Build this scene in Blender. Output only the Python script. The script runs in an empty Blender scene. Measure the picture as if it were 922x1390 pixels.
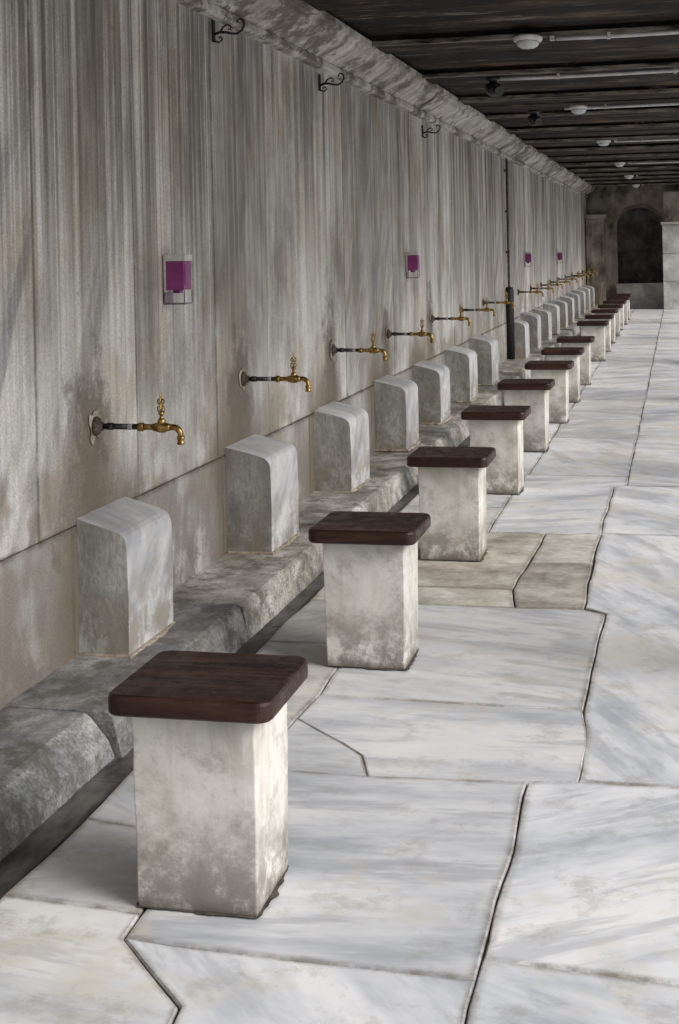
import bpy, bmesh, math, random
from mathutils import Vector, Matrix, noise as mnoise
random.seed(7)
SC=bpy.context.scene
COL=SC.collection
WX=-2.06      # wall face
CZ=2.78       # ceiling height

# ---------------------------------------------------------------- shader helper
class NT:
    def __init__(s,name):
        s.m=bpy.data.materials.new(name); s.m.use_nodes=True
        s.t=s.m.node_tree; s.b=s.t.nodes["Principled BSDF"]
    def n(s,typ,**kw):
        x=s.t.nodes.new(typ)
        for k,v in kw.items(): setattr(x,k,v)
        return x
    def put(s,sock,v):
        if v is None: return
        if isinstance(v,bpy.types.NodeSocket): s.t.links.new(v,sock)
        else:
            if isinstance(v,tuple) and len(v)==3 and sock.type=='RGBA': v=v+(1,)
            sock.default_value=v
    def obj(s): return s.n("ShaderNodeTexCoord").outputs["Object"]
    def attr(s,name): return s.n("ShaderNodeAttribute",attribute_name=name).outputs["Fac"]
    def rnd(s): return s.n("ShaderNodeObjectInfo").outputs["Random"]
    def map(s,v,scale=(1,1,1),rot=(0,0,0),loc=(0,0,0)):
        x=s.n("ShaderNodeMapping"); s.put(x.inputs[0],v); x.inputs[1].default_value=loc; x.inputs[2].default_value=rot; x.inputs[3].default_value=scale
        return x.outputs[0]
    def off(s,v,f,amt=(13.7,7.1,3.3)):
        a=s.n("ShaderNodeVectorMath",operation='SCALE'); a.inputs[0].default_value=amt; s.put(a.inputs[3],f)
        b=s.n("ShaderNodeVectorMath",operation='ADD'); s.put(b.inputs[0],v); s.put(b.inputs[1],a.outputs[0]); return b.outputs[0]
    def vrot(s,v,ang,axis='X_AXIS'):
        x=s.n("ShaderNodeVectorRotate",rotation_type=axis); s.put(x.inputs["Vector"],v); s.put(x.inputs["Angle"],ang); return x.outputs[0]
    def noise(s,v,scale=1,detail=4,rough=.55,dist=0):
        x=s.n("ShaderNodeTexNoise"); s.put(x.inputs["Vector"],v)
        x.inputs["Scale"].default_value=scale; x.inputs["Detail"].default_value=detail; x.inputs["Roughness"].default_value=rough; x.inputs["Distortion"].default_value=dist
        return x.outputs["Fac"]
    def ramp(s,f,stops):
        x=s.n("ShaderNodeValToRGB"); r=x.color_ramp; s.put(x.inputs[0],f)
        while len(r.elements)<len(stops): r.elements.new(.5)
        for e,(p,c) in zip(r.elements,stops):
            e.position=p; e.color=(c,c,c,1) if not isinstance(c,tuple) else c+(1,)
        return x.outputs[0]
    def sm(s,f,a,b,lo=0.,hi=1.):
        x=s.n("ShaderNodeMapRange",interpolation_type='SMOOTHSTEP'); s.put(x.inputs[0],f)
        if a>b: a,b,lo,hi=b,a,hi,lo
        x.inputs[1].default_value=a;x.inputs[2].default_value=b;x.inputs[3].default_value=lo;x.inputs[4].default_value=hi
        return x.outputs[0]
    def mth(s,op,a,b=None,clamp=False):
        x=s.n("ShaderNodeMath",operation=op,use_clamp=clamp); s.put(x.inputs[0],a)
        if b is not None: s.put(x.inputs[1],b)
        return x.outputs[0]
    def mix(s,f,a,b,blend='MIX'):
        x=s.n("ShaderNodeMix",data_type='RGBA',blend_type=blend); s.put(x.inputs[0],f); s.put(x.inputs[6],a); s.put(x.inputs[7],b)
        return x.outputs[2]
    def xyz(s,v):
        x=s.n("ShaderNodeSeparateXYZ"); s.put(x.inputs[0],v); return x.outputs
    def mul(s,a,b): return s.mth('MULTIPLY',a,b)
    def fr(s,a,k,o=0.): return s.mth('FRACT',s.mth('ADD',s.mul(a,k),o))
    def done(s,col,rough=.6,bump=None,bs=.3,bd=.01,metal=0.,spec=.5):
        s.put(s.b.inputs["Base Color"],col); s.put(s.b.inputs["Roughness"],rough); s.put(s.b.inputs["Metallic"],metal)
        s.b.inputs["Specular IOR Level"].default_value=spec
        if bump is not None:
            x=s.n("ShaderNodeBump"); x.inputs["Strength"].default_value=bs; x.inputs["Distance"].default_value=bd
            s.put(x.inputs["Height"],bump); s.put(s.b.inputs["Normal"],x.outputs[0])
        return s.m

TAPS=[4.83,6.63,8.48,10.18,12.09,13.79,15.41]+[18.9+1.62*i for i in range(9)]
BL=[(4.66,5.11),(6.35,6.83),(8.0,8.5),(9.7,10.17),(11.19,11.68),(12.79,13.30),(14.35,14.9)]+[(17.6+1.62*i,18.1+1.62*i) for i in range(10)]

def m_wall():
    s=NT("wall_marble"); P=s.obj(); pid=s.attr("pid"); edge=s.attr("edge")
    Pp=s.off(P,pid); xy=s.xyz(P); z=xy[2]; yy=xy[1]
    m=s.noise(s.map(Pp,(1,1.5,.7)),1.3,5,.70)
    col=s.ramp(m,[(.36,(.29,.275,.25)),(.46,(.45,.435,.41)),(.54,(.60,.59,.565)),(.64,(.70,.695,.68))])
    col=s.mix(1,col,s.ramp(pid,[(0,.70),(.35,1.0),(.6,.80),(.8,.93),(1,1.10)]),'MULTIPLY')
    Q=s.vrot(Pp,s.mth('ADD',s.mul(s.fr(pid,5.7),.5),.30))
    dv=s.noise(s.map(Q,(1,6.5,.7)),1,4,.6)
    vs=s.mul(s.sm(s.fr(pid,9.1),.3,.55),s.sm(z,2.3,1.3,.3,1.))
    col=s.mix(s.mul(vs,s.sm(dv,.49,.61,0,.7)),col,(.24,.245,.25))
    col=s.mix(s.mul(vs,s.sm(dv,.45,.36,0,.5)),col,(.72,.715,.70))
    hi=s.sm(z,.70,2.0,.18,1.)
    k=s.mul(hi,s.sm(s.fr(pid,3.3,.15),.10,.65,.45,1.))
    c1=s.noise(s.map(Pp,(1,5.5,.07)),1,4,.74)
    c2=s.noise(s.map(Pp,(1,30,.10)),1,3,.68)
    col=s.mix(s.mul(k,s.sm(c1,.47,.59,0,.78)),col,(.13,.115,.095))
    col=s.mix(s.mul(k,s.sm(c2,.48,.60,0,.68)),col,(.115,.10,.085))
    col=s.mix(s.mul(k,s.sm(c2,.45,.36,0,.5)),col,(.72,.705,.67))
    s3=s.noise(s.map(Pp,(1,3.0,.25),loc=(3,9,1)),1,5,.75)
    dk=s.mul(s.sm(s3,.49,.62),s.sm(z,1.2,2.6,.22,1.)); col=s.mix(s.mul(dk,.82),col,(.10,.085,.068))
    n5=s.noise(P,1.5,4,.72)
    col=s.mix(s.sm(n5,.47,.62,0,.65),col,s.mix(1,col,(.90,.79,.66),'MULTIPLY'))
    n6=s.noise(P,6,4,.76)
    lo=s.mul(s.sm(z,1.05,.56),s.sm(n5,.42,.57)); col=s.mix(s.mul(lo,.7),col,(.20,.165,.125))
    lo2=s.mul(s.sm(z,.54,.10),s.sm(n6,.36,.54)); col=s.mix(s.mul(lo2,.85),col,(.125,.10,.08))
    col=s.mix(s.sm(z,.56,.545,0,.35),col,(.24,.235,.225))
    bd=None
    for a_,b_ in BL[:5]:
        t=s.mth('ABSOLUTE',s.mth('SUBTRACT',yy,(a_+b_)/2)); bd=t if bd is None else s.mth('MINIMUM',bd,t)
    bs_=s.mul(s.mul(s.sm(s.mth('ADD',bd,s.mul(s.mth('SUBTRACT',n6,.5),.6)),.50,.28),s.sm(z,.84,.55)),.82)
    col=s.mix(bs_,col,(.14,.112,.08))
    acc=None
    for ty in TAPS[:5]:
        a=s.n("ShaderNodeVectorMath",operation='SUBTRACT'); s.put(a.inputs[0],P); a.inputs[1].default_value=(WX,ty-.03,.80)
        b=s.n("ShaderNodeVectorMath",operation='MULTIPLY'); s.put(b.inputs[0],a.outputs[0]); b.inputs[1].default_value=(0,1.0,.52)
        l=s.n("ShaderNodeVectorMath",operation='LENGTH'); s.put(l.inputs[0],b.outputs[0])
        acc=l.outputs[1] if acc is None else s.mth('MINIMUM',acc,l.outputs[1])
    acc=s.mth('ADD',acc,s.mul(s.mth('SUBTRACT',n6,.5),.65))
    col=s.mix(s.sm(acc,.26,.06,0,.9),col,(.13,.105,.075))
    g=s.noise(P,120,2,.7); col=s.mix(.5,col,s.mix(1,col,s.ramp(g,[(.32,.62),(.68,1.38)]),'MULTIPLY'))
    ed=s.mul(s.sm(edge,.2,1.),s.sm(n6,.36,.56,.3,1)); col=s.mix(s.mul(ed,.75),col,(.11,.09,.07))
    h=s.mth('ADD',s.mul(g,.5),s.mul(c2,.4))
    return s.done(col,.56,h,.35,.005,spec=.4)

def m_floor():
    s=NT("floor_marble"); P=s.obj(); pid=s.attr("pid"); edge=s.attr("edge"); tone=s.attr("tone")
    Pp=s.off(P,pid)
    a=s.mth('ADD',s.mul(pid,2.6),-.9)
    R=s.vrot(Pp,a,'Z_AXIS')
    v=s.noise(s.map(R,(.9,3.0,1)),1,5,.66)
    v2=s.noise(s.map(R,(1.8,9,1),loc=(4,4,4)),1,4,.66)
    c=s.ramp(v,[(.36,(.43,.455,.495)),(.45,(.60,.62,.655)),(.53,(.72,.73,.75)),(.63,(.79,.79,.79))])
    c=s.mix(s.mul(s.sm(v2,.51,.64),.55),c,(.37,.39,.425))
    n1=s.noise(Pp,1.7,4,.74)
    c=s.mix(s.sm(n1,.51,.63,0,.55),c,(.59,.55,.46))
    bei=s.ramp(s.noise(Pp,3.6,5,.76),[(.34,(.18,.155,.12)),(.46,(.34,.31,.255)),(.54,(.45,.42,.355)),(.66,(.62,.595,.54))])
    c=s.mix(tone,c,bei)
    c=s.mix(1,c,s.ramp(s.fr(pid,7.3),[(0,.79),(1,1.03)]),'MULTIPLY')
    n6=s.noise(P,5.5,6,.80)
    c=s.mix(s.sm(n6,.51,.66,0,.45),c,(.33,.315,.285))
    ed=s.mul(s.sm(edge,.1,1.),s.sm(n6,.36,.60,.25,1.)); c=s.mix(s.mul(ed,.78),c,(.16,.135,.105))
    rr=s.mth('ADD',s.sm(n1,.35,.65,.32,.52),s.mul(tone,.25))
    h=s.mth('ADD',s.noise(P,3.5,2,.55),s.mul(n6,.2))
    return s.done(c,rr,h,.22,.012,spec=.45)

def m_block():
    s=NT("grey_veined_marble"); P=s.obj(); r=s.rnd(); Pp=s.off(P,r,(31,17,23))
    ny=s.mth('ABSOLUTE',s.xyz(s.n("ShaderNodeNewGeometry").outputs["True Normal"])[1])
    R=s.vrot(Pp,s.mth('ADD',s.mul(r,.7),-1.1),'X_AXIS')
    v=s.noise(s.map(R,(1,1.8,7)),1,5,.60)
    c=s.ramp(v,[(.36,(.30,.31,.33)),(.46,(.43,.44,.46)),(.56,(.54,.55,.56)),(.68,(.63,.635,.63))])
    n1=s.noise(s.map(Pp,(1,1,.5)),60,5,.66)
    n3=s.noise(s.map(Pp,(5,5,2)),1,4,.7)
    ro=s.ramp(n3,[(.36,(.19,.185,.17)),(.5,(.30,.295,.275)),(.64,(.43,.425,.405))])
    ro=s.mix(.5,ro,s.mix(1,ro,s.ramp(n1,[(.36,.62),(.64,1.42)]),'MULTIPLY'))
    c=s.mix(s.sm(ny,.6,.9,0,.88),c,ro)
    z=s.xyz(P)[2]; n2=s.noise(Pp,7,5,.74)
    st=s.mul(s.sm(z,.40,0.),s.sm(n2,.40,.56)); c=s.mix(s.mul(st,.7),c,(.18,.145,.10))
    c=s.mix(s.sm(n2,.50,.64,0,.4),c,(.33,.30,.25))
    h=s.mul(n1,s.sm(ny,.6,.9,.12,1.))
    return s.done(c,.5,h,.5,.006)

def m_leg():
    s=NT("cream_marble"); P=s.obj(); r=s.rnd(); Pp=s.off(P,r,(31,17,23)); z=s.xyz(P)[2]
    n=s.noise(Pp,4,5,.70,.5)
    c=s.ramp(n,[(.33,(.38,.36,.315)),(.45,(.56,.54,.49)),(.56,(.66,.64,.595)),(.68,(.72,.705,.67))])
    st=s.sm(s.noise(s.map(Pp,(10,10,1.2)),1,4,.65),.50,.64); c=s.mix(s.mul(st,.4),c,(.43,.38,.295))
    n2=s.noise(Pp,9,6,.80)
    c=s.mix(s.sm(n2,.50,.64,0,.5),c,(.30,.275,.24))
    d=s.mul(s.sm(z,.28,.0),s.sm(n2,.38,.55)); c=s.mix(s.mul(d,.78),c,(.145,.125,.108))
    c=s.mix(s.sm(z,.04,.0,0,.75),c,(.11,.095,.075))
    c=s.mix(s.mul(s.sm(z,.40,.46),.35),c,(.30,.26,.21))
    return s.done(c,.5,s.mth('ADD',n2,n),.35,.004)

def m_wood():
    s=NT("dark_varnished_wood"); P=s.obj(); r=s.rnd(); Pp=s.off(P,r,(31,17,23))
    g=s.noise(s.map(Pp,(2.0,38,20)),1,5,.74,.8)
    c=s.ramp(g,[(.36,(.006,.003,.0025)),(.5,(.021,.0085,.006)),(.64,(.058,.023,.015))])
    y=s.xyz(P)[1]
    ln=s.mth('ABSOLUTE',s.mth('SUBTRACT',s.mth('FRACT',s.mul(s.mth('ADD',y,.9),7.8)),.5)); c=s.mix(s.sm(ln,.025,.0,0,.85),c,(.003,.002,.002))
    nz=s.xyz(s.n("ShaderNodeNewGeometry").outputs["Normal"])[2]
    c=s.mix(s.sm(nz,.9,.3,0,.35),c,(.038,.014,.009))
    n2=s.noise(Pp,14,4,.74)
    c=s.mix(s.sm(n2,.52,.72,0,.10),c,(.13,.10,.085))
    return s.done(c,s.sm(n2,.35,.65,.34,.58),g,.4,.003,spec=.3)

def m_simple(name,c1,c2,scale,rough=.6,bs=.3,bd=.004,metal=0.,spec=.5,st=(1,1,1)):
    s=NT(name); P=s.off(s.obj(),s.rnd(),(31,17,23)); n=s.noise(s.map(P,st),scale,4,.66)
    return s.done(s.ramp(n,[(.36,c1),(.64,c2)]),rough,n,bs,bd,metal,spec)

def m_ceiling():
    s=NT("sooty_ceiling_boards"); P=s.obj(); Pp=s.off(P,s.attr("pid"))
    n=s.noise(s.map(Pp,(.8,3,3)),1,5,.78)
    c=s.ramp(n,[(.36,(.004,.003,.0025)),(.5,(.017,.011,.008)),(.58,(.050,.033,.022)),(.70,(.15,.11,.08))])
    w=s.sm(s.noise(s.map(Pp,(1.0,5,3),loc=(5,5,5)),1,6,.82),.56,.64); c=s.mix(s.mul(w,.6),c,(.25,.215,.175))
    return s.done(c,.9,n,.6,.02,spec=.25)

def m_ledge():
    s=NT("ledge_stone"); P=s.obj(); pid=s.attr("pid"); tone=s.attr("tone"); Pp=s.off(P,pid)
    n=s.noise(s.map(Pp,(2,1.2,2)),2.2,5,.74)
    a=s.ramp(n,[(.36,(.10,.105,.108)),(.5,(.19,.195,.195)),(.64,(.35,.35,.34))])
    b=s.ramp(n,[(.36,(.19,.17,.14)),(.5,(.37,.345,.30)),(.64,(.58,.56,.52))])
    c=s.mix(tone,a,b)
    nz=s.xyz(s.n("ShaderNodeNewGeometry").outputs["True Normal"])[2]
    g=s.noise(P,85,3,.78); c=s.mix(s.sm(nz,.95,.7,.25,.65),c,s.mix(1,c,s.ramp(g,[(.36,.45),(.64,1.7)]),'MULTIPLY'))
    k=s.sm(s.noise(P,6,5,.77),.48,.60); c=s.mix(s.mul(k,.68),c,(.09,.077,.06))
    return s.done(c,.6,g,.5,.008)

M_wall=m_wall(); M_floor=m_floor(); M_block=m_block(); M_leg=m_leg(); M_wood=m_wood(); M_ceil=m_ceiling(); M_ledge=m_ledge()
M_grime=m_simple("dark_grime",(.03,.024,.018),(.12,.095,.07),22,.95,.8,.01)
M_mortar=m_simple("old_mortar",(.18,.15,.11),(.44,.39,.31),16,.95,.9,.012)
M_joint=m_simple("joint_dirt",(.018,.015,.012),(.075,.062,.048),14,.95,.8,.01)
M_gutter=m_simple("gutter_stone",(.04,.038,.035),(.14,.135,.125),5,.55,.5,.008,st=(3,1,1))
M_brass=m_simple("aged_brass",(.15,.09,.028),(.55,.37,.13),60,.38,.2,.001,1.)
M_steel=m_simple("dark_pipe",(.02,.019,.018),(.075,.07,.065),50,.5,.4,.001,.7)
M_rust=m_simple("corroded_flange",(.03,.025,.02),(.12,.095,.07),60,.8,.8,.003,.2)
M_tape=m_simple("thread_tape",(.20,.20,.19),(.5,.5,.48),160,.6,.4,.001)
M_iron=m_simple("wrought_iron",(.008,.008,.008),(.03,.028,.026),40,.55,.4,.002,.3)
M_pink=m_simple("magenta_plastic",(.22,.04,.16),(.30,.07,.23),9,.4,.05,.001,spec=.3)
M_pinkd=m_simple("dark_magenta_plastic",(.13,.022,.10),(.19,.04,.15),9,.35,.05,.001,spec=.3)
M_white=m_simple("white_plastic",(.50,.48,.47),(.66,.65,.63),12,.4,.08,.001)
M_clear=m_simple("grey_translucent_plastic",(.14,.09,.12),(.24,.17,.21),12,.3,.08,.001)
M_glass=m_simple("frosted_lamp_glass",(.42,.43,.43),(.58,.59,.59),30,.25,.1,.001)
M_black=m_simple("black_plastic",(.012,.012,.013),(.03,.03,.03),20,.3,.05,.001)
M_far=m_simple("weathered_stone",(.08,.065,.05),(.42,.37,.31),2.4,.85,.8,.02,st=(1,1,.6))
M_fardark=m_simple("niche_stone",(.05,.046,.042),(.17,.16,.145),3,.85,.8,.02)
M_pale=m_simple("pale_stone",(.30,.29,.27),(.54,.53,.51),3,.7,.4,.01)
M_ground=m_simple("courtyard_ground",(.42,.415,.40),(.54,.535,.52),.8,.8,.3,.01)
def m_cornice():
    s=NT("cornice_marble"); P=s.obj(); Pp=s.off(P,s.attr("pid"))
    d=s.noise(s.map(s.vrot(Pp,.5),(2,5,1.1)),1,4,.7)
    c=s.ramp(d,[(.34,(.15,.13,.105)),(.45,(.33,.30,.26)),(.55,(.49,.46,.42)),(.68,(.64,.615,.58))])
    k=s.sm(s.noise(s.map(Pp,(1,1,2)),1.6,5,.77),.48,.57); c=s.mix(s.mul(k,.84),c,(.09,.072,.055))
    g=s.noise(P,60,3,.75); c=s.mix(.5,c,s.mix(1,c,s.ramp(g,[(.34,.6),(.66,1.4)]),'MULTIPLY'))
    return s.done(c,.65,g,.4,.008)
M_cor=m_cornice()

# ---------------------------------------------------------------- mesh helpers
def newbm():
    bm=bmesh.new()
    for n in("pid","edge","tone"): bm.verts.layers.float.new(n)
    return bm
def finish(bm,name,mats,bevel=0,seg=2,loc=(0,0,0),smooth=False,recalc=True):
    if recalc: bmesh.ops.recalc_face_normals(bm,faces=bm.faces)
    me=bpy.data.meshes.new(name); bm.to_mesh(me); bm.free()
    for m in mats: me.materials.append(m)
    if smooth:
        for p in me.polygons: p.use_smooth=True
    ob=bpy.data.objects.new(name,me); ob.location=loc; COL.objects.link(ob)
    if bevel:
        b=ob.modifiers.new("bevel","BEVEL"); b.width=bevel; b.segments=seg; b.limit_method='ANGLE'; b.angle_limit=math.radians(35)
    return ob
def box(bm,x0,x1,y0,y1,z0,z1,mi=0,pid=None,tone=.5,top=None):
    pid=random.random() if pid is None else pid
    L=bm.verts.layers.float
    t=top or (0,0,0,0)
    co=[(x0,y0,z0),(x1,y0,z0),(x1,y1,z0),(x0,y1,z0),(x0-t[0],y0-t[1],z1),(x1+t[0],y0-t[1],z1),(x1+t[0],y1+t[1],z1),(x0-t[0],y1+t[1],z1)]
    v=[bm.verts.new(c) for c in co]
    for a in v: a[L["pid"]]=pid; a[L["tone"]]=tone
    fs=[]
    for q in((0,3,2,1),(4,5,6,7),(0,1,5,4),(1,2,6,5),(2,3,7,6),(3,0,4,7)):
        f=bm.faces.new([v[i] for i in q]); f.material_index=mi; fs.append(f)
    return v,fs
def prism(bm,prof,y0,y1,mi=0,pid=None,tone=.5,nseg=1,jit=0):
    pid=random.random() if pid is None else pid
    L=bm.verts.layers.float; rings=[]
    for k in range(nseg+1):
        y=y0+(y1-y0)*k/nseg; r=[]
        for (x,z) in prof:
            a=bm.verts.new((x+random.uniform(-jit,jit),y,z+random.uniform(-jit,jit))); a[L["pid"]]=pid; a[L["tone"]]=tone; r.append(a)
        rings.append(r)
    n=len(prof)
    for k in range(nseg):
        for i in range(n):
            f=bm.faces.new([rings[k][i],rings[k][(i+1)%n],rings[k+1][(i+1)%n],rings[k+1][i]]); f.material_index=mi
    for r in(rings[0],rings[-1]):
        f=bm.faces.new(r); f.material_index=mi
def frame_of(d):
    d=Vector(d).normalized(); u=Vector((0,0,1)) if abs(d.z)<.9 else Vector((1,0,0))
    a=d.cross(u).normalized(); b=d.cross(a).normalized(); return d,a,b
def lathe(bm,prof,org,axis,seg=16,mi=0,sq=(1,1)):
    d,a,b=frame_of(axis); org=Vector(org); rings=[]
    for r,t in prof:
        rings.append([bm.verts.new(org+d*t+(a*math.cos(2*math.pi*i/seg)*sq[0]+b*math.sin(2*math.pi*i/seg)*sq[1])*r) for i in range(seg)])
    for k in range(len(rings)-1):
        for i in range(seg):
            f=bm.faces.new([rings[k][i],rings[k][(i+1)%seg],rings[k+1][(i+1)%seg],rings[k+1][i]]); f.material_index=mi; f.smooth=True
    for r in(rings[0],rings[-1]):
        f=bm.faces.new(r); f.material_index=mi
def tube(bm,pts,rad,seg=10,mi=0):
    pts=[Vector(p) for p in pts]; n=len(pts); rings=[]; pa=None
    for k,p in enumerate(pts):
        d=(pts[min(k+1,n-1)]-pts[max(k-1,0)]).normalized()
        if pa is None: _,a,b=frame_of(d)
        else:
            a=(pa-d*pa.dot(d)).normalized(); b=d.cross(a)
        pa=a; r=rad(k/(n-1)) if callable(rad) else rad
        rings.append([bm.verts.new(p+(a*math.cos(2*math.pi*i/seg)+b*math.sin(2*math.pi*i/seg))*r) for i in range(seg)])
    for k in range(n-1):
        for i in range(seg):
            f=bm.faces.new([rings[k][i],rings[k][(i+1)%seg],rings[k+1][(i+1)%seg],rings[k+1][i]]); f.material_index=mi; f.smooth=True
    for r in(rings[0],rings[-1]):
        f=bm.faces.new(r); f.material_index=mi
def slab(bm,pts,mapf,thick=.03,pid=None,tone=0.,gap=.006,jit=.003,step=.09,mi=0,rim=.03,tilt=0,wob=.006):
    pid=random.random() if pid is None else pid
    L=bm.verts.layers.float; P=[]
    n=len(pts)
    for i in range(n):
        a=Vector(pts[i]); b=Vector(pts[(i+1)%n]); k=max(1,int((b-a).length/step))
        for j in range(k): P.append(a.lerp(b,j/k))
    m=len(P); N=[]
    for i in range(m):
        e1=(P[i]-P[i-1]).normalized(); e2=(P[(i+1)%m]-P[i]).normalized()
        n1=Vector((-e1.y,e1.x)); n2=Vector((-e2.y,e2.x)); q=(n1+n2)
        if q.length<.2: q=n1
        q.normalize(); q=q/max(.5,q.dot(n1)); N.append(q)
    W=[Vector((mnoise.noise((p.x*3.1,p.y*3.1,1.7)),mnoise.noise((p.x*3.1,p.y*3.1,9.3)))) for p in P]
    base=[P[i]+W[i]*wob*2.2+N[i]*(gap/2+random.uniform(0,jit)) for i in range(m)]
    tl=(random.uniform(-tilt,tilt),random.uniform(-tilt,tilt)); cx=sum(p.x for p in P)/m; cy=sum(p.y for p in P)/m
    rings=[]
    for o,d,e in((0,-thick,1),(0,-.004,1),(.004,0,.85),(rim,0,0)):
        r=[]
        for i in range(m):
            p=base[i]+N[i]*o
            v=bm.verts.new(mapf(p.x,p.y,d+(p.x-cx)*tl[0]+(p.y-cy)*tl[1])); v[L["pid"]]=pid; v[L["edge"]]=e; v[L["tone"]]=tone; r.append(v)
        rings.append(r)
    for k in range(3):
        for i in range(m):
            f=bm.faces.new([rings[k][i],rings[k][(i+1)%m],rings[k+1][(i+1)%m],rings[k+1][i]]); f.material_index=mi
    f=bm.faces.new(rings[3]); f.material_index=mi

# ---------------------------------------------------------------- ground
bm=newbm(); box(bm,-150,150,-150,200,-.5,-.07); finish(bm,"ground",[M_ground])

# ---------------------------------------------------------------- marble floor
bm=newbm(); fl=lambda u,v,d:(u,v,d)
def F(pts,tone=0.,pid=None,gap=.002,**k): slab(bm,pts,fl,tone=tone,pid=pid,gap=gap,tilt=.001,**k)
F([(-1.57,1.2),(-.95,1.2),(-.95,2.3),(-1.57,2.3)],.2)
F([(-.95,1.2),(.1,1.2),(.1,2.1),(-.43,2.12),(-.95,2.3)])
F([(-1.57,2.3),(-.95,2.3),(-1.0,2.7),(-1.21,2.95),(-1.215,3.06),(-1.57,3.10)],.12,rim=.02)
F([(-.95,2.3),(-.43,2.12),(-.43,2.91),(-1.21,2.95),(-1.0,2.7)],.05,rim=.02)
F([(-.43,2.12),(.1,2.1),(.75,2.1),(.75,2.95),(-.43,3.0)],.0,.52)
F([(-1.57,3.1),(-1.215,3.06),(-1.23,3.50),(-1.57,3.56)],.25)
F([(-1.21,2.95),(-.43,2.91),(-.435,4.01),(-1.11,3.985),(-1.23,3.99),(-1.215,3.06)],.0,.31)
F([(-.43,3.0),(.75,2.95),(.75,4.07),(-.03,4.06),(-.30,4.05),(-.435,4.01)],.0,.12)
F([(-1.57,3.56),(-1.23,3.50),(-1.23,3.99),(-1.22,4.44),(-1.57,4.5)],.0,.55)
F([(-1.23,3.99),(-1.11,3.985),(-.90,3.99),(-.94,4.15),(-1.02,4.24),(-1.12,4.34),(-1.22,4.44)],.05,.31,gap=.0,jit=.001,rim=.012,wob=.012)
F([(-.90,3.99),(-.435,4.01),(-.30,4.05),(-.32,4.67),(-1.20,4.68),(-1.22,4.44),(-1.12,4.34),(-1.02,4.24),(-.94,4.15)],.03,.33,gap=.0,jit=.001,rim=.012,wob=.012)
F([(-.30,4.05),(-.03,4.06),(.75,4.07),(.75,7.5),(-.42,7.53),(-.41,5.99),(-.32,5.90),(-.32,4.67)],.0,.78)
F([(-1.57,4.5),(-1.22,4.44),(-1.20,4.68),(-1.23,5.3),(-1.57,5.3)],.5)
F([(-1.20,4.68),(-.32,4.67),(-.32,5.90),(-.41,5.96),(-.68,5.94),(-1.22,5.96),(-1.23,5.3)],.12,.45)
F([(-1.57,5.3),(-1.23,5.3),(-1.22,5.96),(-1.57,5.96)],.55)
F([(-1.57,5.96),(-.68,5.94),(-.73,6.26),(-1.57,6.24)],.85)
F([(-.68,5.94),(-.41,5.97),(-.42,6.8),(-.71,6.8),(-.73,6.26)],.9)
F([(-.71,6.8),(-.42,6.8),(-.42,7.52),(-.70,7.5)],.75)
F([(-1.57,6.24),(-.73,6.26),(-.70,7.5),(-1.57,7.5)],.95)
F([(-1.57,7.5),(-1.0,7.5),(-1.0,8.2),(-1.57,8.2)],.5)
F([(-1.0,7.5),(-.42,7.53),(-.41,8.98),(-.335,9.03),(-.335,9.4),(-1.0,9.38)],.0,.2)
F([(-1.57,8.2),(-1.0,8.2),(-1.0,9.38),(-1.57,9.38)],.15)
F([(-.42,7.53),(.75,7.5),(.75,9.0),(-.335,9.03),(-.41,8.98)],.0,.66)
def cells(xs,ya,yb,lo,hi,tn=.15):
    for i in range(len(xs)-1):
        y=ya; a=xs[i]; b=xs[i+1]
        while y<yb:
            l=random.uniform(lo,hi); y2=min(y+l,yb)
            if yb-y2<.5: y2=yb
            F([(a,y),(b,y),(b,y2),(a,y2)],random.choice([0,0,.05,tn,tn*2]),step=.3,rim=.02)
            y=y2
cells([-1.57,-.98,-.335],9.4,33.6,1.0,1.9)
cells([-.335,.25,.75],9.03,33.6,1.2,2.6,.08)
cells([.75,1.5,2.2,3.0],-1.5,33.6,1.1,2.2,.1)
cells([.1,.75],-1.5,2.1,1.1,2.2,.1)
cells([-1.57,-.7,.1],-1.5,1.2,1.1,1.6,.1)
box(bm,-1.575,3.05,-1.55,33.65,-.06,-.009,mi=1)
finish(bm,"marble_floor",[M_floor,M_joint],recalc=True)

# ---------------------------------------------------------------- gutter
bm=newbm()
y=-1.
while y<33.6:
    y2=y+random.uniform(1.2,2.4); box(bm,-1.72,-1.578,y+.003,min(y2,33.6)-.003,-.065,-.034,tone=.3); y=y2
finish(bm,"drainage_gutter",[M_gutter],.004)

# ---------------------------------------------------------------- ledge
bm=newbm()
ys=[-1.,1.9,4.09,5.42,7.05,8.9,10.6,12.3,14.1,15.9]
while ys[-1]<33.5: ys.append(min(33.6,ys[-1]+random.uniform(1.4,1.9)))
for i in range(len(ys)-1):
    e=-1.785 if i<2 else random.uniform(-1.725,-1.70); zt=.098 if i<2 else random.uniform(.090,.107)
    b=-1.70 if i<2 else -1.675
    tn=[0,0,.12,.75,.6,.8][i] if i<6 else random.uniform(.3,.8)
    prof=[(WX-.05,-.06),(b,-.06),(b,-.03),(b-.012,.02),(e+.012,zt-.012),(e-.008,zt),(WX-.05,zt+.004)]
    prism(bm,prof,ys[i]+.002,ys[i+1]-.002,0,tone=tn,nseg=max(2,int((ys[i+1]-ys[i])/.08)),jit=.003)
finish(bm,"stone_ledge",[M_ledge],.003)

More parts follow.
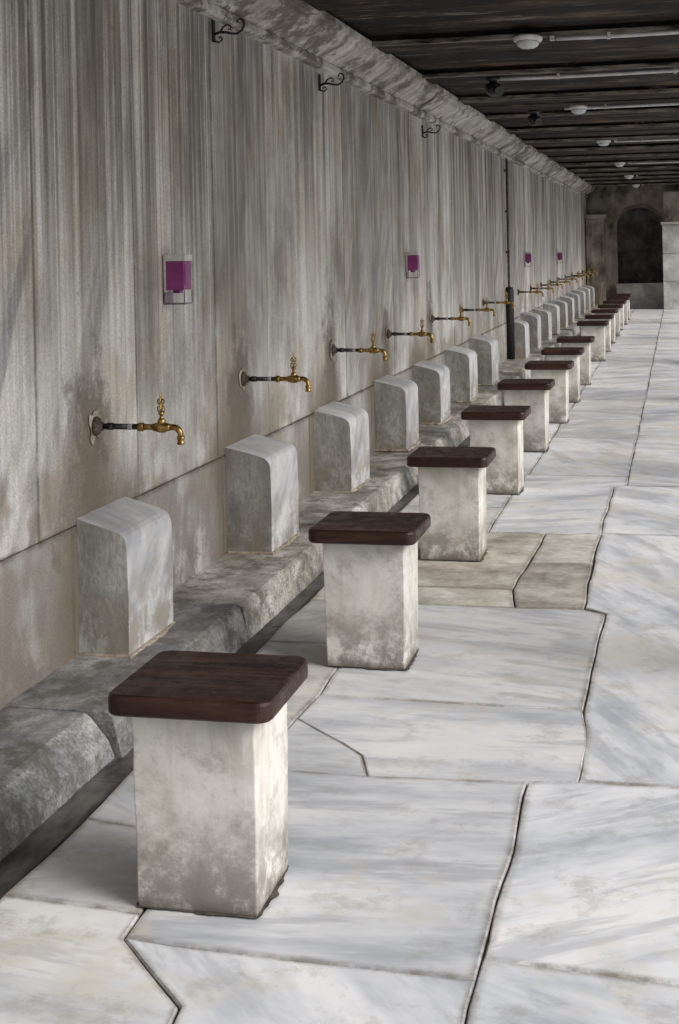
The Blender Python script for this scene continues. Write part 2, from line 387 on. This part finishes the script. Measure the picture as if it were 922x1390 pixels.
# ---------------------------------------------------------------- wall (individual marble panels)
bm=newbm()
HJ=.553
jy=[-1.,1.2,2.6,3.5,4.36,5.26,6.25,7.1,8.88,10.46,11.9,13.4,14.9,16.3,17.55,19.1,20.7,22.3,23.9,25.5,27.1,28.7,30.3,31.9,33.75]
pidv=[.2,.5,.15,.96,.38,.77,.03,.33,.62,.25,.9,.45]
for i in range(len(jy)-1):
    a,b=jy[i],jy[i+1]; d=random.uniform(-.002,.002)
    g=lambda u,v,dd,d=d:(WX+dd+d,u,v)
    slab(bm,[(a,HJ),(b,HJ),(b,2.64),(a,2.64)],g,.03,pidv[i%12]+.001*i,0,.0014,.0012,.25,rim=.018,wob=0)
ly=[-1.,1.6,3.0,4.62,6.30,7.9,9.6,11.4,13.1,14.9,16.6,17.5]
while ly[-1]<33: ly.append(min(33.75,ly[-1]+1.65))
for i in range(len(ly)-1):
    d=random.uniform(.001,.003)
    g=lambda u,v,dd,d=d:(WX+dd+d,u,v)
    slab(bm,[(ly[i],.05),(ly[i+1],.05),(ly[i+1],HJ),(ly[i],HJ)],g,.03,random.random(),.3,.001,.0012,.2,rim=.03,wob=0)
box(bm,WX-.6,WX-.022,-1.0,33.8,-.06,3.2,mi=1)
finish(bm,"marble_wall",[M_wall,M_joint])

# cornice
bm=newbm(); ys=[-1.]
while ys[-1]<33.7: ys.append(min(33.75,ys[-1]+random.choice([1.55,1.75,1.9])))
for i in range(len(ys)-1):
    q=random.uniform(-.006,.006)
    prof=[(WX-.015,2.565),(WX+.035,2.57),(WX+.048,2.582),(WX+.048,2.615),(WX+.03,2.622),(WX+.06,2.645+q),(WX+.15,2.695+q),(WX+.18,2.72+q),(WX+.185,2.75),(WX+.215,2.755),(WX+.215,CZ+.02),(WX-.015,CZ+.02)]
    prism(bm,prof,ys[i]+.002,ys[i+1]-.002,0,nseg=3,jit=.0005)
finish(bm,"wall_cornice",[M_cor],.004)

# ---------------------------------------------------------------- ceiling
RX=.85
bm=newbm(); RY0=.2
y=RY0
while y<34.4:
    w=1.82
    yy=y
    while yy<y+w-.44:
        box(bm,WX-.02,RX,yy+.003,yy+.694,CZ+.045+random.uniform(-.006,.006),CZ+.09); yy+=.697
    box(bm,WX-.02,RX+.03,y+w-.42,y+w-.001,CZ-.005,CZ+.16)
    box(bm,WX+.18,RX-.02,y+w-.452,y+w-.422,CZ-.012,CZ+.02,mi=1)  # light catching the beam's lower arris, put in as a paler strip
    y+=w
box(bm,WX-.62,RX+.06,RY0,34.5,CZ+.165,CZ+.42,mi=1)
finish(bm,"portico_ceiling",[M_ceil,m_simple("lit_beam_edge",(.02,.017,.014),(.30,.26,.215),4,.8,.5,.01,st=(1,6,6))],.004)  # paler edge colour stands for light on the beams; roof mass shares it

# outer arcade
bm=newbm()
box(bm,RX-.26,RX+.02,RY0,34.4,CZ-.14,CZ-.014)
finish(bm,"eaves_beam",[M_pale],.01)
for i in range(9):
    bm=newbm(); yc=.6+i*4.4; zc=CZ-.14
    box(bm,-.17,.17,-.17,.17,0.004,.09)
    lathe(bm,[(.16,.09),(.165,.12),(.145,.15),(.12,.18),(.115,.5),(.105,zc-.42),(.12,zc-.38),(.11,zc-.35),(.14,zc-.2),(.17,zc-.1)],(0,0,0),(0,0,1),24)
    box(bm,-.18,.18,-.18,.18,zc-.1,zc)
    finish(bm,"marble_column",[M_pale],.006,loc=(RX-.12,yc,0))

# ---------------------------------------------------------------- stone stools
def stool_mesh(k0):
    bm=newbm()
    v,fs=box(bm,-.1425,.1425,-.135,.135,0.002,.457,0,top=(.006,.006))
    bmesh.ops.subdivide_edges(bm,edges=list({e for f in fs for e in f.edges}),cuts=9,use_grid_fill=True)
    O=Vector((k0*3.3,0,0))
    for w in bm.verts:
        n=mnoise.noise_vector(w.co*7+O)*.0016; w.co.x+=n.x; w.co.y+=n.y
        if abs(w.co.x)>.13 and abs(w.co.y)>.12:
            k=max(0,mnoise.noise(w.co*22+O)-.12)*.010
            w.co.x-=math.copysign(k,w.co.x); w.co.y-=math.copysign(k,w.co.y)
    def rr(hx,hy,r,z,n=7):
        out=[]
        for cx,cy,a0 in((hx-r,hy-r,0),(-hx+r,hy-r,90),(-hx+r,-hy+r,180),(hx-r,-hy+r,270)):
            for k in range(n+1):
                a=math.radians(a0+90*k/n); out.append(bm.verts.new((cx+r*math.cos(a),cy+r*math.sin(a),z)))
        return out
    rings=[]
    for o,z in((-.006,.4535),(0,.458),(.001,.465),(.001,.492),(-.002,.4985),(-.007,.502)):
        rings.append(rr(.194+o,.188+o,.036+o,z))
    m=len(rings[0])
    for k in range(len(rings)-1):
        for i in range(m):
            f=bm.faces.new([rings[k][i],rings[k][(i+1)%m],rings[k+1][(i+1)%m],rings[k+1][i]]); f.material_index=1
    for r in(rings[0],rings[-1]):
        f=bm.faces.new(r); f.material_index=1
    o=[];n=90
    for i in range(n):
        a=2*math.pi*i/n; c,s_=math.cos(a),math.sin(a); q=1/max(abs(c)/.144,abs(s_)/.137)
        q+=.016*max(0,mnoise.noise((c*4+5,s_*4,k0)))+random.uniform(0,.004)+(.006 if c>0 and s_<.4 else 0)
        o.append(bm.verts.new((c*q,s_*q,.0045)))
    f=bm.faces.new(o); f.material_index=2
    bmesh.ops.recalc_face_normals(bm,faces=bm.faces)
    me=bpy.data.meshes.new("stone_stool"); bm.to_mesh(me); bm.free()
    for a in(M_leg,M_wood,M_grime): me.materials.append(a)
    return me
SM=[stool_mesh(k) for k in range(3)]
SY=[3.09,5.0,6.78,8.63,10.42,12.11,13.7,15.39,18.5,20.15,21.8,23.45,25.1,26.75,28.4]
for i,y in enumerate(SY):
    ob=bpy.data.objects.new("stone_stool",SM[i%3]); COL.objects.link(ob)
    xc=[-1.092,-1.113,-1.088,-1.10,-1.10][i] if i<5 else -1.08+random.uniform(-.01,.01)
    ob.location=(xc,y+.135,0); ob.rotation_euler=(0,0,math.radians(random.uniform(-.6,.6)))
    b=ob.modifiers.new("bevel","BEVEL"); b.width=.004; b.segments=2; b.limit_method='ANGLE'; b.angle_limit=math.radians(50)

# ---------------------------------------------------------------- marble foot blocks on the ledge
for i,(a,b) in enumerate(BL):
    bm=newbm(); w=b-a; fx=(.22 if i else .19)+random.uniform(-.004,.004)
    t=[.0,.012,-.006,.004,-.01,-.004,.0][i%7]
    prof=[(0,0),(fx,0),(fx+.003,.2),(fx,.385+t),(fx-.004,.404+t),(fx-.012,.418+t),(fx-.026,.430+t),(fx-.05,.440+t),(fx-.10,.454+t),(0,.480+t)]
    prism(bm,prof,-w/2,w/2,0,nseg=12,jit=.0010)
    o=[(-.005,-w/2-.02),(fx+.018,-w/2-.02),(fx+.022,0),(fx+.012,w/2+.02),(-.005,w/2+.02)]
    slab(bm,o,lambda u,v,d:(u,v,d+.012),.012,gap=0,jit=.012,step=.03,mi=1,rim=.01)
    finish(bm,"marble_block",[M_block,M_mortar],.007,3,loc=(WX,(a+b)/2,.10))

# ---------------------------------------------------------------- brass taps
def tap_mesh():
    bm=newbm(); X=(1,0,0)
    n=26;o=[]
    for k in range(n):
        a=2*math.pi*k/n; r=.052+.024*mnoise.noise((math.cos(a)*2,math.sin(a)*2,random.random()*5))+random.uniform(-.006,.010); o.append((math.cos(a)*r,math.sin(a)*r*1.05))
    slab(bm,o,lambda u,v,d:(.004+d*.3,u,v),.012,gap=0,jit=.003,step=.02,mi=4,rim=.006)
    lathe(bm,[(.034,.002),(.036,.010),(.030,.018),(.020,.022),(.016,.034),(.0125,.036)],(0,0,0),X,20,3)
    lathe(bm,[(.0105,.03),(.0105,.135)],(0,0,0),X,14,0)
    lathe(bm,[(.0135,.05),(.0135,.075)],(0,0,0),X,8,0)
    lathe(bm,[(.0108,.134),(.0118,.137),(.0112,.143),(.0118,.148),(.0108,.152)],(0,0,0),X,14,2)
    lathe(bm,[(.0105,.15),(.0105,.178)],(0,0,0),X,14,0)
    lathe(bm,[(.012,.174),(.0165,.176),(.0165,.194),(.012,.196)],(0,0,0),X,6,1)
    lathe(bm,[(.0115,.194),(.0105,.21),(.0105,.225),(.014,.238),(.0185,.252),(.020,.266),(.0185,.280),(.013,.292),(.0115,.30)],(0,0,0),X,18,1)
    pts=[(.295,0,0),(.308,0,.001),(.320,0,-.001),(.330,0,-.007),(.337,0,-.017),(.339,0,-.028),(.339,0,-.036)]
    tube(bm,pts,lambda t:.0118-.001*t,14,1)
    lathe(bm,[(.011,.0),(.0148,.002),(.0148,.010),(.0125,.013),(.0125,.020),(.0145,.022),(.0145,.030),(.010,.031)],(.339,0,-.030),(0,0,-1),18,1)
    U=(0,0,1); o=(.266,0,0)
    lathe(bm,[(.013,.012),(.0145,.018),(.0145,.028),(.009,.031),(.0065,.036),(.0065,.044),(.011,.047),(.012,.051),(.006,.055),(.005,.058)],o,U,14,1)
    lathe(bm,[(.004,.055),(.009,.060),(.0115,.068),(.0105,.076),(.006,.082),(.009,.087),(.0115,.094),(.009,.101),(.005,.106),(.0075,.110),(.008,.115),(.003,.121),(.001,.124)],o,U,12,1,sq=(1,.45))
    for sg in(-1,1):
        for zc,r in((.066,.010),(.092,.0085)):
            pp=[(o[0]+sg*.007+sg*r*.7*math.cos(t),0.0,zc+r*math.sin(t)) for t in [2*math.pi*k/12 for k in range(13)]]
            tube(bm,pp,.003,6,1)
    bmesh.ops.recalc_face_normals(bm,faces=bm.faces)
    me=bpy.data.meshes.new("brass_tap"); bm.to_mesh(me); bm.free()
    for a in(M_steel,M_brass,M_tape,M_rust,M_mortar): me.materials.append(a)
    return me
TM=[tap_mesh() for _ in range(3)]
for i,y in enumerate(TAPS):
    ob=bpy.data.objects.new("brass_tap",TM[i%3]); COL.objects.link(ob)
    ob.location=(WX+.003,y,.882+random.uniform(-.006,.006)); ob.rotation_euler=(random.uniform(-.05,.05),random.uniform(-.01,.015),random.uniform(-.02,.02))
    ob.scale=(.97,1,1)

# ---------------------------------------------------------------- soap dispensers
for y,zt in((5.62,1.485),(11.03,1.46),(19.87,1.40),(25.3,1.37)):
    bm=newbm()
    box(bm,0.001,.010,-.048,.048,-.150,.002,0)          # back plate
    box(bm,.0105,.088,-.046,.046,-.140,-.022,1)          # magenta tank
    box(bm,.0885,.0915,-.034,.034,-.120,-.035,1)        # front window
    box(bm,.0105,.094,-.049,.049,-.0215,.004,0)          # lid
    box(bm,.030,.060,-.02,.02,-.154,-.1405,2)           # nozzle body
    box(bm,.0015,.006,-.048,.048,-.200,-.152,3)         # tray back
    box(bm,.0065,.092,-.049,.049,-.200,-.195,3)         # drip tray
    box(bm,.088,.092,-.049,-.045,-.1945,-.1405,3)
    box(bm,.088,.092,.045,.049,-.1945,-.1405,3)
    finish(bm,"soap_dispenser",[M_white,M_pink,M_pinkd,M_clear],.004,3,loc=(WX+.003,y,zt))

# ---------------------------------------------------------------- wrought iron hooks
for y,zz in((6.29,2.515),(8.30,2.495),(11.84,2.47)):
    bm=newbm()
    box(bm,0.001,.008,-.014,.014,-.055,.045)
    pts=[(.006,0,-.02),(.03,0,-.012),(.06,0,-.012),(.09,0,-.02),(.115,0,-.022),(.14,0,-.008),(.152,0,.018),(.145,0,.04),(.128,0,.046),(.118,0,.036),(.122,0,.026)]
    tube(bm,pts,lambda t:.0065-.002*t,8)
    pts=[(.035,0,-.012),(.05,0,.012),(.07,0,.022),(.088,0,.014),(.086,0,-.001),(.074,0,.001)]
    tube(bm,pts,lambda t:.005-.0015*t,8)
    pts=[(.006,0,-.05),(.03,0,-.058),(.045,0,-.045),(.038,0,-.032),(.028,0,-.038)]
    tube(bm,pts,.0045,8)
    finish(bm,"wrought_iron_hook",[M_iron],loc=(WX+.003,y,zz))

# ---------------------------------------------------------------- ceiling lamps, cameras, conduits
for y in(8.85,13.5,18.1,23.2,27.7,32.2):
    bm=newbm()
    D=(0,0,-1)
    lathe(bm,[(.145,0),(.148,.008),(.138,.024),(.122,.030)],(0,0,0),D,36,0,sq=(1,.62))
    lathe(bm,[(.118,.028),(.114,.042),(.10,.056),(.07,.066),(.02,.070)],(0,0,0),D,36,1,sq=(1,.60))
    box(bm,.135,.165,-.014,.014,-.03,-.001,0)
    finish(bm,"bulkhead_lamp",[M_white,M_glass],loc=(-.87,y,CZ-.006))
for x,y in((-1.34,10.9),(-1.31,13.75)):
    bm=newbm(); D=(0,0,-1)
    lathe(bm,[(.055,0),(.056,.02),(.04,.03),(.03,.05)],(0,0,0),D,24,0)
    lathe(bm,[(.03,.045),(.058,.055),(.062,.09),(.055,.115),(.036,.135),(.012,.146)],(0,0,0),D,24,0)
    lathe(bm,[(.03,0),(.032,.05),(.036,.055),(.036,.085)],(.02,-.02,-.10),(.5,-1,-.25),20,0)
    finish(bm,"security_camera",[M_black],loc=(x,y,CZ-.002))
for x0,y in((-.70,8.85),(-1.28,10.85),(-1.0,13.45),(-.72,18.1),(-.72,23.2)):
    bm=newbm(); tube(bm,[(x0+(RX-.3-x0)*t/6,y+.02*math.sin(t),CZ-.024) for t in range(7)],.014,8)
    for t in(.2,.6): box(bm,x0+(RX-x0)*t,x0+(RX-x0)*t+.02,y-.022,y+.022,CZ-.042,CZ-.004)
    finish(bm,"electrical_conduit",[M_white])

# ---------------------------------------------------------------- drainpipe on the wall
bm=newbm()
lathe(bm,[(.015,.9),(.015,2.56)],(.0,0,0),(0,0,1),12,1)
lathe(bm,[(.055,.10),(.055,.95),(.045,.98),(.02,.99)],(.0,0,0),(0,0,1),16)
for z in(1.4,1.9,2.4): box(bm,-.03,.012,-.02,.02,z,z+.03,1)
finish(bm,"cast_iron_drainpipe",[M_iron,m_simple("rusty_pipe",(.04,.028,.02),(.13,.10,.075),20,.8)],loc=(WX+.04,17.6,0))

# ---------------------------------------------------------------- end wall with arched niche
bm=newbm(); YE=33.8; ax0,ax1=-1.36,-.34; spring=1.85; cx=(ax0+ax1)/2; R=(ax1-ax0)/2; top=3.15; zb=.56
def quad(p,mi=0):
    f=bm.faces.new([bm.verts.new(q) for q in p]); f.material_index=mi
quad([(WX,YE,-.06),(ax0,YE,-.06),(ax0,YE,top),(WX,YE,top)])
quad([(ax1,YE,-.06),(3.,YE,-.06),(3.,YE,top),(ax1,YE,top)])
quad([(ax0,YE,-.06),(ax1,YE,-.06),(ax1,YE,zb),(ax0,YE,zb)])
N=16; arc=[(cx-R*math.cos(math.pi*k/N),spring+R*.9*math.sin(math.pi*k/N)) for k in range(N+1)]
for k in range(N):
    (x0,z0),(x1,z1)=arc[k],arc[k+1]
    quad([(x0,YE,z0),(x1,YE,z1),(x1,YE,top),(x0,YE,top)])
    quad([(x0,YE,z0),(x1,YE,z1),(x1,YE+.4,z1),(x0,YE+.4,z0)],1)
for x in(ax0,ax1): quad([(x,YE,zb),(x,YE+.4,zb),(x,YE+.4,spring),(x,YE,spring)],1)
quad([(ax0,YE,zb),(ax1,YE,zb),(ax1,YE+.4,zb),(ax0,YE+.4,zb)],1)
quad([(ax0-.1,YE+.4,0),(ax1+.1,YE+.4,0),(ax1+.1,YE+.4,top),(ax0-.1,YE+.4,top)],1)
for k in range(N):
    (x0,z0),(x1,z1)=arc[k],arc[k+1]; s0=1.14
    o=lambda x,z:(cx+(x-cx)*s0,spring+(z-spring)*s0)
    a,b=o(x0,z0),o(x1,z1)
    quad([(x0,YE-.02,z0),(x1,YE-.02,z1),(b[0],YE-.02,b[1]),(a[0],YE-.02,a[1])],2)
box(bm,ax0-.02,ax1+.05,YE-.35,YE-.003,0.004,.50,3)
box(bm,ax0-.04,ax1+.07,YE-.38,YE-.001,.503,.555,3)
finish(bm,"end_wall",[M_far,M_fardark,m_simple("arch_stone",(.12,.10,.08),(.30,.26,.22),4,.8),M_pale])
bm=newbm()
z=0.004
for h in(.62,.62,.64): box(bm,-.33,1.1,32.72,33.4,z,z+h-.006); z+=h
box(bm,-.36,1.15,32.68,33.42,z,z+.06)
box(bm,-.30,1.1,32.75,33.4,z+.065,CZ-.16,1)
finish(bm,"end_pier",[M_pale,M_far],.01)
bm=newbm()
box(bm,WX+.02,-1.62,33.3,33.78,0.004,2.05); box(bm,WX+.01,-1.58,33.27,33.785,2.053,2.16); box(bm,WX+.12,-1.72,33.285,33.298,.15,1.9)
finish(bm,"wooden_cupboard",[M_far],.01)  # dark wooden cupboard beside the niche, drawn with the weathered stone colour

# ---------------------------------------------------------------- light
EL=38; AZ=108
w=bpy.data.worlds.new("World"); SC.world=w; w.use_nodes=True; nt=w.node_tree
bg=nt.nodes["Background"]; sk=nt.nodes.new("ShaderNodeTexSky"); sk.sky_type='NISHITA'; sk.sun_disc=False
sk.sun_elevation=math.radians(EL); sk.sun_rotation=math.radians(AZ); sk.air_density=1.; sk.dust_density=3.; sk.ozone_density=1.
hs=nt.nodes.new("ShaderNodeHueSaturation"); hs.inputs["Saturation"].default_value=.6
nt.links.new(sk.outputs[0],hs.inputs["Color"]); nt.links.new(hs.outputs[0],bg.inputs[0]); bg.inputs[1].default_value=.15
sd=bpy.data.lights.new("sun","SUN"); sd.energy=3.0; sd.angle=math.radians(32); sd.color=(1,.98,.96)
so=bpy.data.objects.new("sun",sd); COL.objects.link(so)
d=Vector((math.sin(math.radians(AZ))*math.cos(math.radians(EL)),math.cos(math.radians(AZ))*math.cos(math.radians(EL)),math.sin(math.radians(EL))))
so.rotation_euler=(-d).to_track_quat('-Z','Y').to_euler(); so.location=(10,-5,12)

# ---------------------------------------------------------------- camera (shift lens)
ca=bpy.data.cameras.new("camera"); ca.sensor_width=36; ca.lens=1950/1390*36; ca.shift_y=-.2571; ca.clip_end=500; ca.clip_start=.05
co=bpy.data.objects.new("camera",ca); COL.objects.link(co)
R=Matrix.Rotation(math.radians(13.248),4,'Z')@Matrix.Rotation(math.radians(90),4,'X')@Matrix.Rotation(math.radians(-1.2),4,'Z')
co.matrix_world=Matrix.Translation((0,0,1.5))@R
SC.camera=co
SC.view_settings.view_transform='Standard'; SC.view_settings.look='None'; SC.view_settings.exposure=0
